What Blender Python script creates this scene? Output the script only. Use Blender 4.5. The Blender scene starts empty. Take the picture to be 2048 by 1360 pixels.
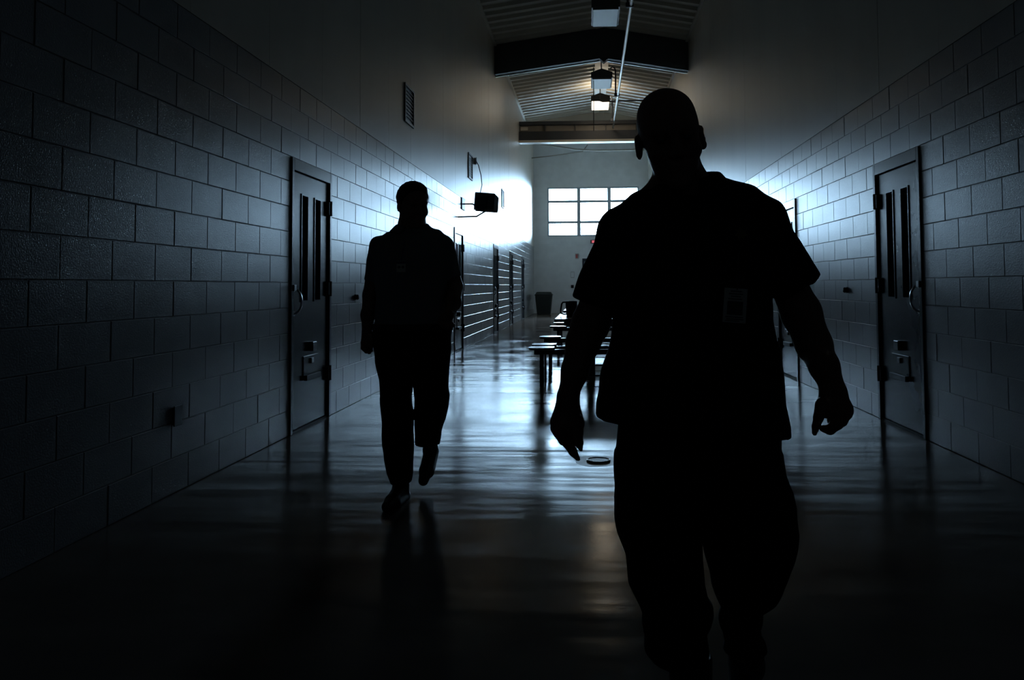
import bpy, bmesh, math, random
import numpy as np
from mathutils import Vector, Matrix

random.seed(7)
scene = bpy.context.scene
COL = scene.collection

# ------------------------------------------------------------------ camera
F_PX, IMG_W, IMG_H = 1633.0, 2048.0, 1360.0
VPX, VPY = 1180.0, 571.0                       # where the corridor vanishes
CAM = Vector((0.0, 0.0, 1.18))
YAW, PITCH, ROLL = math.radians(3.0), math.radians(2.6), math.radians(-0.35)
CR = (Matrix.Rotation(YAW, 3, 'Z') @ Matrix.Rotation(math.pi / 2 + PITCH, 3, 'X') @ Matrix.Rotation(ROLL, 3, 'Z'))
_l = CR.transposed() @ Vector((0, 1, 0))
_px, _py = IMG_W / 2 + F_PX * _l.x / -_l.z, IMG_H / 2 - F_PX * _l.y / -_l.z
SHX, SHY = _px - VPX, VPY - _py                # lens shift in pixels
cam_data = bpy.data.cameras.new('camera')
cam_data.sensor_width = 36.0
cam_data.lens = F_PX / IMG_W * 36.0
cam_data.shift_x = SHX / IMG_W
cam_data.shift_y = SHY / IMG_W
cam_data.clip_start = 0.05
cam_data.clip_end = 400
cam = bpy.data.objects.new('camera', cam_data)
cam.matrix_world = Matrix.Translation(CAM) @ CR.to_4x4()
COL.objects.link(cam)
scene.camera = cam


def ray(px, py):
    return CR @ Vector(((px + SHX - IMG_W / 2) / F_PX, -(py - SHY - IMG_H / 2) / F_PX, -1.0))


def at(px, py, Y):
    """the point of the place at depth Y that a sight line meets"""
    d = ray(px, py)
    return CAM + d * (Y / d.y)


# ------------------------------------------------------------------ sky, exposure
world = bpy.data.worlds.new('overcast_sky')
scene.world = world
world.use_nodes = True
wn = world.node_tree.nodes['Background']
wn.inputs['Color'].default_value = (0.50, 0.76, 1.0, 1)
wn.inputs['Strength'].default_value = 34.0
vs = scene.view_settings
vs.view_transform = 'Standard'
vs.look = 'None'
vs.gamma = 1.0
vs.use_curve_mapping = False
vs.exposure = 0.45
scene.cycles.use_denoising = True

# ------------------------------------------------------------------ dimensions
XL, XR = -2.40, 2.53
Y0, Y1 = -5.0, 35.1
COURSE, MOD = 0.2032, 0.4064
ZB = 14 * COURSE                                # top of the block work
EAVE, RIDGE, XRIDGE = 7.42, 7.82, 0.40
WX0, WX1, WZ0, WZ1 = -1.80, 2.13, 3.30, 5.42    # window opening in the far wall
DW, DH = 1.016, 2.235                           # door frame opening
DOORS_L = [6.427, 14.36, 20.25, 24.30, 28.60]
DOORS_R = [6.348, 10.13]

# daylight enters by the far window only: a sampling portal in its opening
pd = bpy.data.lights.new('window_portal', 'AREA')
pd.shape = 'RECTANGLE'
pd.size, pd.size_y = WX1 - WX0, WZ1 - WZ0
pd.cycles.is_portal = True
po = bpy.data.objects.new('window_portal', pd)
po.location = ((WX0 + WX1) / 2, Y1 + 0.16, (WZ0 + WZ1) / 2)
po.rotation_euler = (-math.pi / 2, 0, 0)        # faces -Y, into the hall
COL.objects.link(po)


# ------------------------------------------------------------------ materials
def mat(name, col, rough=0.5, metal=0.0, spec=0.5, var=0.0, vscale=3.0, bump=0.0, bscale=80.0, col2=None,
        emit=None, estr=0.0, wave=None, rvar=0.0, stretch=None, satin=0.0):
    m = bpy.data.materials.new(name)
    m.use_nodes = True
    nt = m.node_tree
    b = nt.nodes['Principled BSDF']
    b.inputs['Base Color'].default_value = (*col, 1)
    b.inputs['Roughness'].default_value = rough
    b.inputs['Metallic'].default_value = metal
    b.inputs['Specular IOR Level'].default_value = spec
    geo = nt.nodes.new('ShaderNodeNewGeometry')
    pos = geo.outputs['Position']
    if stretch:
        mp = nt.nodes.new('ShaderNodeMapping')
        mp.inputs['Scale'].default_value = stretch
        nt.links.new(pos, mp.inputs['Vector'])
        pos = mp.outputs['Vector']
    if var > 0 or rvar > 0:
        n = nt.nodes.new('ShaderNodeTexNoise')
        n.inputs['Scale'].default_value = vscale
        n.inputs['Detail'].default_value = 5
        nt.links.new(pos, n.inputs['Vector'])
        if var > 0:
            r = nt.nodes.new('ShaderNodeValToRGB')
            c2 = col2 or tuple(min(1, c * (1 + var)) for c in col)
            c1 = tuple(c * (1 - var) for c in col) if col2 is None else col
            r.color_ramp.elements[0].position = 0.3
            r.color_ramp.elements[1].position = 0.7
            r.color_ramp.elements[0].color = (*c1, 1)
            r.color_ramp.elements[1].color = (*c2, 1)
            nt.links.new(n.outputs['Fac'], r.inputs['Fac'])
            nt.links.new(r.outputs['Color'], b.inputs['Base Color'])
        if rvar > 0:
            mr = nt.nodes.new('ShaderNodeMapRange')
            mr.inputs['From Min'].default_value = 0.3
            mr.inputs['From Max'].default_value = 0.7
            mr.inputs['To Min'].default_value = max(0.02, rough - rvar)
            mr.inputs['To Max'].default_value = rough + rvar
            nt.links.new(n.outputs['Fac'], mr.inputs['Value'])
            nt.links.new(mr.outputs['Result'], b.inputs['Roughness'])
    last = None
    if wave:
        for sc, st, dist in wave:
            n = nt.nodes.new('ShaderNodeTexNoise')
            n.inputs['Scale'].default_value = 1.0
            n.inputs['Detail'].default_value = 2
            mp = nt.nodes.new('ShaderNodeMapping')
            mp.inputs['Scale'].default_value = sc
            nt.links.new(geo.outputs['Position'], mp.inputs['Vector'])
            nt.links.new(mp.outputs['Vector'], n.inputs['Vector'])
            bp = nt.nodes.new('ShaderNodeBump')
            bp.inputs['Strength'].default_value = st
            bp.inputs['Distance'].default_value = dist
            nt.links.new(n.outputs['Fac'], bp.inputs['Height'])
            if last:
                nt.links.new(last.outputs['Normal'], bp.inputs['Normal'])
            last = bp
    if bump > 0:
        n = nt.nodes.new('ShaderNodeTexNoise')
        n.inputs['Scale'].default_value = bscale
        n.inputs['Detail'].default_value = 4
        nt.links.new(pos, n.inputs['Vector'])
        bp = nt.nodes.new('ShaderNodeBump')
        bp.inputs['Strength'].default_value = bump
        bp.inputs['Distance'].default_value = 0.004
        nt.links.new(n.outputs['Fac'], bp.inputs['Height'])
        if last:
            nt.links.new(last.outputs['Normal'], bp.inputs['Normal'])
        last = bp
    if last:
        nt.links.new(last.outputs['Normal'], b.inputs['Normal'])
    if emit:
        b.inputs['Emission Color'].default_value = (*emit, 1)
        b.inputs['Emission Strength'].default_value = estr
    if satin > 0:
        # sealed or enamelled coat: a diffuse body under a short-tailed (Beckmann) gloss, weighted by Fresnel
        out = nt.nodes['Material Output']
        df = nt.nodes.new('ShaderNodeBsdfDiffuse')
        gl = nt.nodes.new('ShaderNodeBsdfGlossy')
        gl.distribution = 'BECKMANN'
        fr = nt.nodes.new('ShaderNodeFresnel')
        fr.inputs['IOR'].default_value = 1.47
        mu = nt.nodes.new('ShaderNodeMath')
        mu.operation = 'MULTIPLY'
        mu.inputs[1].default_value = satin
        mx = nt.nodes.new('ShaderNodeMixShader')
        for src, dst in (('Base Color', df.inputs['Color']), ('Roughness', gl.inputs['Roughness'])):
            i = b.inputs[src]
            if i.is_linked:
                nt.links.new(i.links[0].from_socket, dst)
            else:
                dst.default_value = i.default_value
        gl.inputs['Color'].default_value = (1, 1, 1, 1)
        if last:
            for q in (df, gl, fr):
                nt.links.new(last.outputs['Normal'], q.inputs['Normal'])
        nt.links.new(fr.outputs['Fac'], mu.inputs[0])
        nt.links.new(mu.outputs['Value'], mx.inputs['Fac'])
        nt.links.new(df.outputs['BSDF'], mx.inputs[1])
        nt.links.new(gl.outputs['BSDF'], mx.inputs[2])
        nt.links.new(mx.outputs['Shader'], out.inputs['Surface'])
        nt.nodes.remove(b)
    return m


def glass_mat(name, tint, gloss=0.08):
    m = bpy.data.materials.new(name)
    m.use_nodes = True
    nt = m.node_tree
    nt.nodes.remove(nt.nodes['Principled BSDF'])
    out = nt.nodes['Material Output']
    t = nt.nodes.new('ShaderNodeBsdfTransparent')
    t.inputs['Color'].default_value = (*tint, 1)
    g = nt.nodes.new('ShaderNodeBsdfGlossy')
    g.inputs['Roughness'].default_value = 0.05
    fr = nt.nodes.new('ShaderNodeFresnel')
    fr.inputs['IOR'].default_value = 1.45
    mx = nt.nodes.new('ShaderNodeMixShader')
    nt.links.new(fr.outputs['Fac'], mx.inputs['Fac'])
    nt.links.new(t.outputs['BSDF'], mx.inputs[1])
    nt.links.new(g.outputs['BSDF'], mx.inputs[2])
    nt.links.new(mx.outputs['Shader'], out.inputs['Surface'])
    return m


M = dict(
    block=mat('painted_block', (0.27, 0.27, 0.28), 0.33, var=0.04, vscale=2.0, bump=0.30, bscale=120, rvar=0.015, satin=1.0),
    mortar=mat('mortar', (0.20, 0.20, 0.21), 0.38, bump=0.3, bscale=90, satin=1.0),
    panel=mat('upper_wall_paint', (0.63, 0.565, 0.475), 0.42, var=0.06, vscale=1.2, bump=0.10, bscale=60, stretch=(1, 1, 0.15), satin=0.8),
    floor=mat('sealed_concrete', (0.11, 0.090, 0.078), 0.17, spec=0.35, var=0.3, vscale=1.4, col2=(0.17, 0.145, 0.125), rvar=0.05, satin=0.5,
              wave=[((0.5, 2.6, 1), 0.55, 0.012), ((2.0, 9.0, 1), 0.35, 0.002)], bump=0.05, bscale=60),
    joint=mat('floor_joint', (0.05, 0.05, 0.05), 0.8),
    patch=mat('floor_patch', (0.09, 0.06, 0.04), 0.40, spec=0.25, var=0.3, vscale=9, bump=0.3, bscale=60),
    ceil=mat('roof_sheet', (0.58, 0.54, 0.46), 0.45, var=0.08, vscale=1.5),
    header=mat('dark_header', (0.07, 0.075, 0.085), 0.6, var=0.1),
    steel=mat('painted_steel_beam', (0.035, 0.042, 0.055), 0.5, var=0.1),
    flange=mat('pale_lit_steel', (0.55, 0.52, 0.46), 0.35),  # pale tone puts the light on beam lip and header edge into colour
    farwall=mat('far_wall_paint', (0.80, 0.84, 0.87), 0.5, var=0.05, bump=0.1, bscale=50),
    door=mat('blue_grey_door_paint', (0.045, 0.056, 0.075), 0.26, var=0.12, vscale=4, bump=0.03, bscale=30, satin=1.0),
    frame=mat('door_frame_paint', (0.05, 0.06, 0.08), 0.28, var=0.1, satin=1.0),
    black=mat('black_rubber', (0.012, 0.012, 0.014), 0.6),
    hinge=mat('dark_hinge', (0.03, 0.03, 0.035), 0.35, metal=0.6),
    chrome=mat('worn_chrome', (0.5, 0.5, 0.52), 0.25, metal=1.0),
    mull=mat('window_frame_paint', (0.45, 0.52, 0.58), 0.45),
    glass=glass_mat('window_glass', (0.96, 0.98, 1.0)),
    dglass=glass_mat('smoked_door_glass', (0.35, 0.38, 0.4)),
    void=mat('unlit_cell', (0.03, 0.03, 0.03), 0.9),
    table=mat('table_steel', (0.06, 0.07, 0.085), 0.22, metal=0.5, var=0.1),
    seat=mat('seat_steel', (0.10, 0.11, 0.12), 0.25, metal=0.7),
    tv=mat('tv_plastic', (0.012, 0.013, 0.016), 0.45),
    screen=mat('tv_screen', (0.01, 0.012, 0.014), 0.12),
    grille=mat('vent_grille', (0.20, 0.185, 0.17), 0.45),
    cable=mat('cable', (0.03, 0.03, 0.032), 0.5),
    pipe=mat('steel_pipe', (0.42, 0.41, 0.38), 0.35, metal=0.7),
    house=mat('lamp_housing', (0.06, 0.06, 0.065), 0.5),
    lens=mat('unlit_lens', (0.16, 0.16, 0.16), 0.4),
    litlens=mat('lit_lens', (0.8, 0.78, 0.7), 0.4, emit=(1.0, 0.83, 0.60), estr=5.0),
    roofglow=mat('added_roof_glow', (0.8, 0.78, 0.7), 0.4, emit=(1.0, 0.83, 0.60), estr=6.5),  # added glowing surface that lifts the ceiling brightness
    bin=mat('bin_plastic', (0.03, 0.045, 0.045), 0.5),
    jug=mat('jug_plastic', (0.025, 0.02, 0.022), 0.4),
    red=mat('red_sign', (0.5, 0.05, 0.06), 0.4, emit=(1.0, 0.22, 0.28), estr=0.4),
    alarm=mat('alarm_red', (0.45, 0.12, 0.12), 0.4),
    white=mat('white_plastic', (0.6, 0.62, 0.64), 0.4),
    ground=mat('outside_concrete', (0.30, 0.29, 0.27), 0.9, var=0.1),
    skin=mat('skin', (0.30, 0.17, 0.12), 0.55, var=0.08, vscale=30),
    eye=mat('eye', (0.12, 0.11, 0.10), 0.2),  # eyeballs coloured dark so they read as shaded
    hair=mat('brown_hair', (0.03, 0.022, 0.018), 0.6, bump=0.6, bscale=300),
    shirt1=mat('black_polo_cloth', (0.010, 0.011, 0.015), 0.85, spec=0.15, bump=0.15, bscale=500),
    shirt2=mat('grey_polo_cloth', (0.24, 0.25, 0.26), 0.85, spec=0.2, bump=0.15, bscale=500),
    pants=mat('black_trouser_cloth', (0.008, 0.008, 0.010), 0.9, spec=0.12, bump=0.2, bscale=300),
    leather=mat('black_leather', (0.010, 0.010, 0.011), 0.4),
    card=mat('badge_card', (0.85, 0.82, 0.72), 0.5),
    cardphoto=mat('badge_photo', (0.10, 0.08, 0.075), 0.5),
    cardink=mat('badge_ink', (0.10, 0.10, 0.11), 0.6),
    cardblue=mat('badge_blue', (0.04, 0.06, 0.16), 0.6),
    thread=mat('embroidery_thread', (0.20, 0.15, 0.06), 0.8),
)


# ------------------------------------------------------------------ helpers
def link(name, me, m=None, parent=None, smooth=False):
    o = bpy.data.objects.new(name, me)
    COL.objects.link(o)
    if m is not None:
        me.materials.append(M[m] if isinstance(m, str) else m)
    if parent:
        o.parent = parent
    if smooth:
        me.polygons.foreach_set('use_smooth', [True] * len(me.polygons))
    return o


class MB:
    """collects boxes, tubes and prisms; build() links them as one mesh object"""
    def __init__(self):
        self.v, self.f = [], []

    def hexa(self, p):
        n = len(self.v)
        self.v += [tuple(q) for q in p]
        for q in ((0, 3, 2, 1), (4, 5, 6, 7), (0, 1, 5, 4), (1, 2, 6, 5), (2, 3, 7, 6), (3, 0, 4, 7)):
            self.f.append(tuple(n + i for i in q))
        return self

    def box(self, x0, x1, y0, y1, z0, z1):
        return self.hexa([(x0, y0, z0), (x1, y0, z0), (x1, y1, z0), (x0, y1, z0),
                          (x0, y0, z1), (x1, y0, z1), (x1, y1, z1), (x0, y1, z1)])

    def tube(self, pts, r, n=10, closed=False):
        pts = [Vector(p) for p in pts]
        rs = r if isinstance(r, (list, tuple)) else [r] * len(pts)
        base = len(self.v)
        L = len(pts)
        up = Vector((0, 0, 1))
        prev = None
        for i, p in enumerate(pts):
            if closed:
                t = (pts[(i + 1) % L] - pts[i - 1]).normalized()
            else:
                t = (pts[min(i + 1, L - 1)] - pts[max(i - 1, 0)]).normalized()
            a = prev if prev is not None else (up if abs(t.z) < 0.9 else Vector((1, 0, 0)))
            u = (a - t * a.dot(t)).normalized()
            prev = u
            w = t.cross(u)
            for k in range(n):
                an = 2 * math.pi * k / n
                self.v.append(tuple(p + (u * math.cos(an) + w * math.sin(an)) * rs[i]))
        for i in range(L if closed else L - 1):
            j = (i + 1) % L
            for k in range(n):
                k2 = (k + 1) % n
                self.f.append((base + i * n + k, base + i * n + k2, base + j * n + k2, base + j * n + k))
        if not closed:
            self.f.append(tuple(base + k for k in range(n))[::-1])
            self.f.append(tuple(base + (L - 1) * n + k for k in range(n)))
        return self

    def prism(self, poly, axis, a0, a1):
        """poly: 2-D points in the two other axes (x,y,z order), extruded along axis"""
        n = len(self.v)
        k = len(poly)
        for a in (a0, a1):
            for p in poly:
                q = list(p)
                q.insert(axis, a)
                self.v.append(tuple(q))
        self.f.append(tuple(n + i for i in range(k))[::-1])
        self.f.append(tuple(n + k + i for i in range(k)))
        for i in range(k):
            j = (i + 1) % k
            self.f.append((n + i, n + j, n + k + j, n + k + i))
        return self

    def mesh(self, name, bevel=0.0):
        me = bpy.data.meshes.new(name)
        me.from_pydata(self.v, [], self.f)
        bm = bmesh.new()
        bm.from_mesh(me)
        bmesh.ops.recalc_face_normals(bm, faces=bm.faces)
        if bevel > 0:
            bmesh.ops.bevel(bm, geom=[e for e in bm.edges if e.is_manifold and e.calc_face_angle() > 0.7],
                            offset=bevel, segments=2, affect='EDGES', profile=0.5)
        bm.to_mesh(me)
        bm.free()
        return me

    def build(self, name, m, parent=None, bevel=0.0, smooth=False):
        return link(name, self.mesh(name, bevel), m, parent, smooth)


def empty(name, loc=(0, 0, 0)):
    o = bpy.data.objects.new(name, None)
    COL.objects.link(o)
    o.location = loc
    o.empty_display_size = 0.1
    return o


def keep(o, parent):
    """parent to a placed root while staying where it was built"""
    o.parent = parent
    o.matrix_parent_inverse = Matrix.Translation(parent.location).inverted()
    return o


def tag(o, label=None, cat=None, group=None, kind=None):
    if label: o['label'] = label
    if cat: o['category'] = cat
    if group: o['group'] = group
    if kind: o['kind'] = kind
    return o


# ------------------------------------------------------------------ floor
fl = tag(MB().box(XL - 1.0, XR + 1.0, Y0, Y1 + 0.3, -0.35, -0.02).build('floor', 'joint'),
         'sealed grey concrete floor with a glossy finish running the length of the hall', None, None, 'structure')
JY = [Y0, 0.0, 12.1, 24.2, Y1]
for a, b in zip(JY[:-1], JY[1:]):
    MB().box(XL - 0.01, XR + 0.01, a + 0.004, b - 0.004, -0.12, 0.0).build('floor_slab', 'floor', fl)

# ------------------------------------------------------------------ side walls
def wall(name, side, doors, phases, label):
    """side -1: left wall (faces +X); side +1: right wall (faces -X)"""
    X = XL if side < 0 else XR
    nx = -side                                   # direction into the hall

    def bx(mb, n0, n1, u0, u1, z0, z1):
        a, b = X + nx * n0, X + nx * n1
        return mb.box(min(a, b), max(a, b), u0, u1, z0, z1)
    # mortar backing, open at the doors, and an added dark shell keeping outside light out
    mb = MB()
    u = Y0
    for d in doors:
        bx(mb, -0.16, -0.005, u, d, 0, ZB)
        bx(mb, -0.16, -0.005, d, d + DW, DH, ZB)
        u = d + DW
    bx(mb, -0.16, -0.005, u, Y1, 0, ZB)
    root = tag(mb.build(name, 'mortar'), label, None, None, 'structure')
    bx(MB(), -0.9, -0.8, Y0, Y1, -0.02, EAVE + 0.4).build('outer_shell', 'void', root)
    # concrete blocks, laid in running bond
    cache = {}

    def block_mesh(L):
        key = round(L, 3)
        if key not in cache:
            c, l, h, dp = 0.0032, key / 2, (COURSE - 0.003) / 2, 0.05
            v = []
            for n_, i_ in ((-dp, 0.0), (-c, 0.0), (0.0, c)):
                for su, sz in ((-1, -1), (1, -1), (1, 1), (-1, 1)):
                    v.append((nx * n_, su * (l - i_), sz * (h - i_)))
            f = []
            for r in (0, 4):
                for k in range(4):
                    f.append((r + k, r + (k + 1) % 4, r + 4 + (k + 1) % 4, r + 4 + k))
            f.append((8, 9, 10, 11))
            me = bpy.data.meshes.new('concrete_block')
            me.from_pydata(v, [], f)
            bm = bmesh.new()
            bm.from_mesh(me)
            bmesh.ops.recalc_face_normals(bm, faces=bm.faces)
            # open at the back: make the front face look into the hall
            front = [fc for fc in bm.faces if all(abs(q.co.x) < 1e-6 for q in fc.verts)][0]
            if front.normal.x * nx < 0:
                bmesh.ops.reverse_faces(bm, faces=bm.faces)
            bm.to_mesh(me)
            bm.free()
            me.materials.append(M['block'])
            cache[key] = me
        return cache[key]
    rest_v, rest_f = [], []
    near = []
    for i in range(14):
        ph = phases[i % 2]
        z = (i + 0.5) * COURSE
        k = math.floor((Y0 - ph) / MOD)
        while ph + k * MOD < Y1:
            spans = [(max(Y0, ph + k * MOD), min(Y1, ph + (k + 1) * MOD))]
            k += 1
            if z < DH:
                for d in doors:
                    new = []
                    for a, b in spans:
                        if b <= d or a >= d + DW:
                            new.append((a, b))
                        else:
                            if a < d: new.append((a, d))
                            if b > d + DW: new.append((d + DW, b))
                    spans = new
            for a, b in spans:
                if b - a < 0.05:
                    continue
                near.append((a, b, z))
    lo = 3.15
    cand = sorted([s for s in near if s[1] > lo], key=lambda s: s[0])
    single = set(cand[:300])
    for s in near:
        a, b, z = s
        me = block_mesh(b - a - 0.003)
        off = random.uniform(-0.0012, 0.0012)
        loc = (X + nx * off, (a + b) / 2, z)
        if s in single:
            o = bpy.data.objects.new('concrete_block', me)
            COL.objects.link(o)
            o.location = loc
            o.parent = root
        else:
            n = len(rest_v)
            rest_v += [(q.co.x + loc[0], q.co.y + loc[1], q.co.z + loc[2]) for q in me.vertices]
            rest_f += [tuple(n + j for j in p.vertices) for p in me.polygons]
    me = bpy.data.meshes.new('distant_blocks')
    me.from_pydata(rest_v, [], rest_f)
    tag(link('distant_blocks', me, 'block', root), None, None, None, 'stuff')
    # smooth upper wall in sheets with hairline seams
    bx(MB(), -0.16, -0.012, Y0, Y1, ZB, EAVE + 0.5).build('upper_backing', 'mortar', root)
    u = Y0
    while u < Y1 - 0.01:
        e = min(u + 1.22, Y1)
        bx(MB(), -0.013, random.uniform(-0.0055, -0.004), u + 0.002, e - 0.002, ZB + 0.006, EAVE + 0.5).build('wall_panel', 'panel', root)
        u = e
    return root


wall('wall_left', -1, DOORS_L, (3.582, 3.582 + MOD / 2),
     'left wall of painted grey concrete blocks with smooth sheets above')
wall('wall_right', 1, DOORS_R, (6.348, 6.144),
     'right wall of painted grey concrete blocks with smooth sheets above')

# ------------------------------------------------------------------ far wall, back wall
FD0, FD1, FDH = -0.32, 0.72, 2.34               # far door opening
yb = (Y1, Y1 + 0.25)
mb = MB()
mb.box(XL - 0.9, WX0, *yb, 2.97, 8.3).box(WX1, XR + 0.9, *yb, 2.97, 8.3)
mb.box(WX0, WX1, *yb, WZ1, 8.3).box(WX0, WX1, *yb, 2.97, WZ0)
mb.box(XL - 0.9, FD0, *yb, -0.02, 2.955).box(FD1, XR + 0.9, *yb, -0.02, 2.955).box(FD0, FD1, *yb, FDH, 2.955)
mb.box(XL - 0.9, XR + 0.9, Y1 + 0.02, Y1 + 0.25, 2.95, 2.975)
tag(mb.build('wall_far', 'farwall'), 'pale end wall of the hall around the big window', None, None, 'structure')
tag(MB().box(XL - 0.9, XR + 0.9, Y0 - 0.2, Y0, -0.3, 8.3).build('wall_back', 'header'),
    'dark wall closing the near end of the hall', None, None, 'structure')
MB().box(-60, 60, Y1 + 0.25, 160, -0.5, -0.35).build('ground', 'ground')['kind'] = 'structure'  # unseen, added so less sky light reaches the ceiling from below
tag(bpy.data.objects['ground'], 'unseen concrete ground outside the window, added to cut light from below')

# window_1: frame, two mullions, two transoms, nine panes
wr = tag(empty('window_1', ((WX0 + WX1) / 2, Y1, WZ0)), 'large nine-pane window blazing white high in the end wall', None, None, 'structure')
t = 0.06
mb = MB()
for a in ((WX0, WX0 + t, WZ0, WZ1), (WX1 - t, WX1, WZ0, WZ1), (WX0 + t, WX1 - t, WZ1 - t, WZ1), (WX0 + t, WX1 - t, WZ0, WZ0 + t)):
    mb.box(a[0], a[1], Y1 - 0.02, Y1 + 0.12, a[2], a[3])
keep(mb.build('window_frame', 'mull'), wr)
xs = [WX0, at(1157.5, 420, Y1).x, at(1218.5, 420, Y1).x, WX1]
zs = [WZ0, at(1180, 444, Y1).z, at(1180, 402.5, Y1).z, WZ1]
for x in xs[1:3]:
    keep(MB().box(x - 0.075, x + 0.075, Y1 + 0.0, Y1 + 0.10, WZ0 + t, WZ1 - t).build('mullion', 'mull'), wr)
for z in zs[1:3]:
    keep(MB().box(WX0 + t, WX1 - t, Y1 + 0.015, Y1 + 0.085, z - 0.052, z + 0.052).build('transom', 'mull'), wr)
for i in range(3):
    for j in range(3):
        keep(MB().box(xs[i] + 0.03, xs[i + 1] - 0.03, Y1 + 0.045, Y1 + 0.051, zs[j] + 0.03, zs[j + 1] - 0.03).build('pane', 'glass'), wr)

# ------------------------------------------------------------------ roof
def ceil_sheet(name, xa, za, xb, zb):
    P, dep = 0.42, 0.07
    prof = []
    y = Y0
    while y < Y1:
        prof += [(y, 0), (y + 0.20, 0), (y + 0.25, -dep), (y + 0.37, -dep)]
        y += P
    prof.append((Y1, 0))
    v, f = [], []
    for (x, z) in ((xa, za), (xb, zb)):
        for (yy, dz) in prof:
            v.append((x, min(yy, Y1), z + dz))
    n = len(prof)
    for i in range(n - 1):
        f.append((i, i + 1, n + i + 1, n + i))
    me = bpy.data.meshes.new(name)
    me.from_pydata(v, [], f)
    return me


slope = (RIDGE - EAVE) / (XRIDGE - XL)
slope_r = (RIDGE - EAVE) / (XR - XRIDGE)
mb = MB()
mb.prism([(XL - 0.9, EAVE + 0.06), (XRIDGE, RIDGE + 0.12), (XR + 0.9, EAVE + 0.06), (XR + 0.9, 8.4), (XL - 0.9, 8.4)], 1, Y0 - 0.2, Y1 + 0.25)
cl = tag(mb.build('ceiling', 'header'), 'pitched ceiling of ribbed metal sheets over the hall', None, None, 'structure')
link('ribbed_sheet', ceil_sheet('ribbed_sheet_left', XL - 0.05, EAVE, XRIDGE, RIDGE), 'ceil', cl)
link('ribbed_sheet', ceil_sheet('ribbed_sheet_right', XR + 0.05, EAVE, XRIDGE, RIDGE), 'ceil', cl)
mb = MB()
mb.prism([(XRIDGE - 0.2, RIDGE - 0.105), (XRIDGE, RIDGE - 0.065), (XRIDGE + 0.2, RIDGE - 0.105), (XRIDGE + 0.2, RIDGE - 0.09), (XRIDGE, RIDGE - 0.05), (XRIDGE - 0.2, RIDGE - 0.09)], 1, Y0, Y1)
mb.build('ridge_cap', 'ceil', cl)
for s, x in ((1, XL), (-1, XR)):
    MB().box(min(x, x + s * 0.06), max(x, x + s * 0.06), Y0, Y1, EAVE - 0.09, EAVE - 0.02).build('eave_trim', 'ceil', cl)


def header(name, ya, yb_, zl, zr, zc, label, m='header'):
    mb = MB().prism([(XL, zl), (XRIDGE, zc), (XR, zr), (XR, EAVE + 0.05), (XRIDGE, RIDGE + 0.05), (XL, EAVE + 0.05)], 1, ya, yb_)
    o = tag(mb.build(name, m), label, None, None, 'structure')
    return o


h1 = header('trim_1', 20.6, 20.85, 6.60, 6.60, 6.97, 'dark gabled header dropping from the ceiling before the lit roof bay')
mb = MB().prism([(XRIDGE - 0.12, 6.985), (XRIDGE - 0.12, 6.96), (XRIDGE, 6.86), (XRIDGE + 0.12, 6.96), (XRIDGE + 0.12, 6.985)], 1, 20.58, 20.8)
mb.build('splice_plate', 'steel', h1)
mb = MB().prism([(XL, 6.585), (XRIDGE, 6.955), (XR, 6.585), (XR, 6.60), (XRIDGE, 6.97), (XL, 6.60)], 1, 20.82, 20.88)
mb.build('lit_edge_strip', 'flange', h1)  # added strip, its pale colour stands in for light along the edge
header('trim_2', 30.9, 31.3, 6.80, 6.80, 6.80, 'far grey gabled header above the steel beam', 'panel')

# steel beam across the hall
br = tag(empty('steel_beam', (0.06, 28.0, 6.1)), 'dark steel beam spanning the hall in front of the end window', 'beam')
B = [at(1100, y, 28.0).z for y in (244, 251, 264, 282, 286)]
for nm, ya, ybb, za, zb, mm in (('top_flange', 27.86, 28.14, B[1], B[0], 'steel'), ('web', 27.98, 28.02, B[2] - 0.01, B[1] + 0.01, 'grille'),
                                ('lower_chord', 27.84, 28.12, B[3], B[2], 'steel'), ('bottom_flange', 27.80, 28.16, B[4] - 0.01, B[3], 'flange')):  # bottom flange coloured pale to look lit
    keep(MB().box(XL + 0.004, XR - 0.004, ya, ybb, za, zb).build(nm, mm), br)
keep(MB().box(XL + 0.05, XL + 0.30, 27.94, 27.985, (B[1] + B[2]) / 2 - 0.05, (B[1] + B[2]) / 2 + 0.06).build('end_plate', 'flange'), br)
for x in np.linspace(XL + 0.9, XR - 0.9, 4):
    keep(MB().box(x - 0.012, x + 0.012, 27.88, 28.0, B[2], B[1]).build('stiffener', 'steel'), br)


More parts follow.
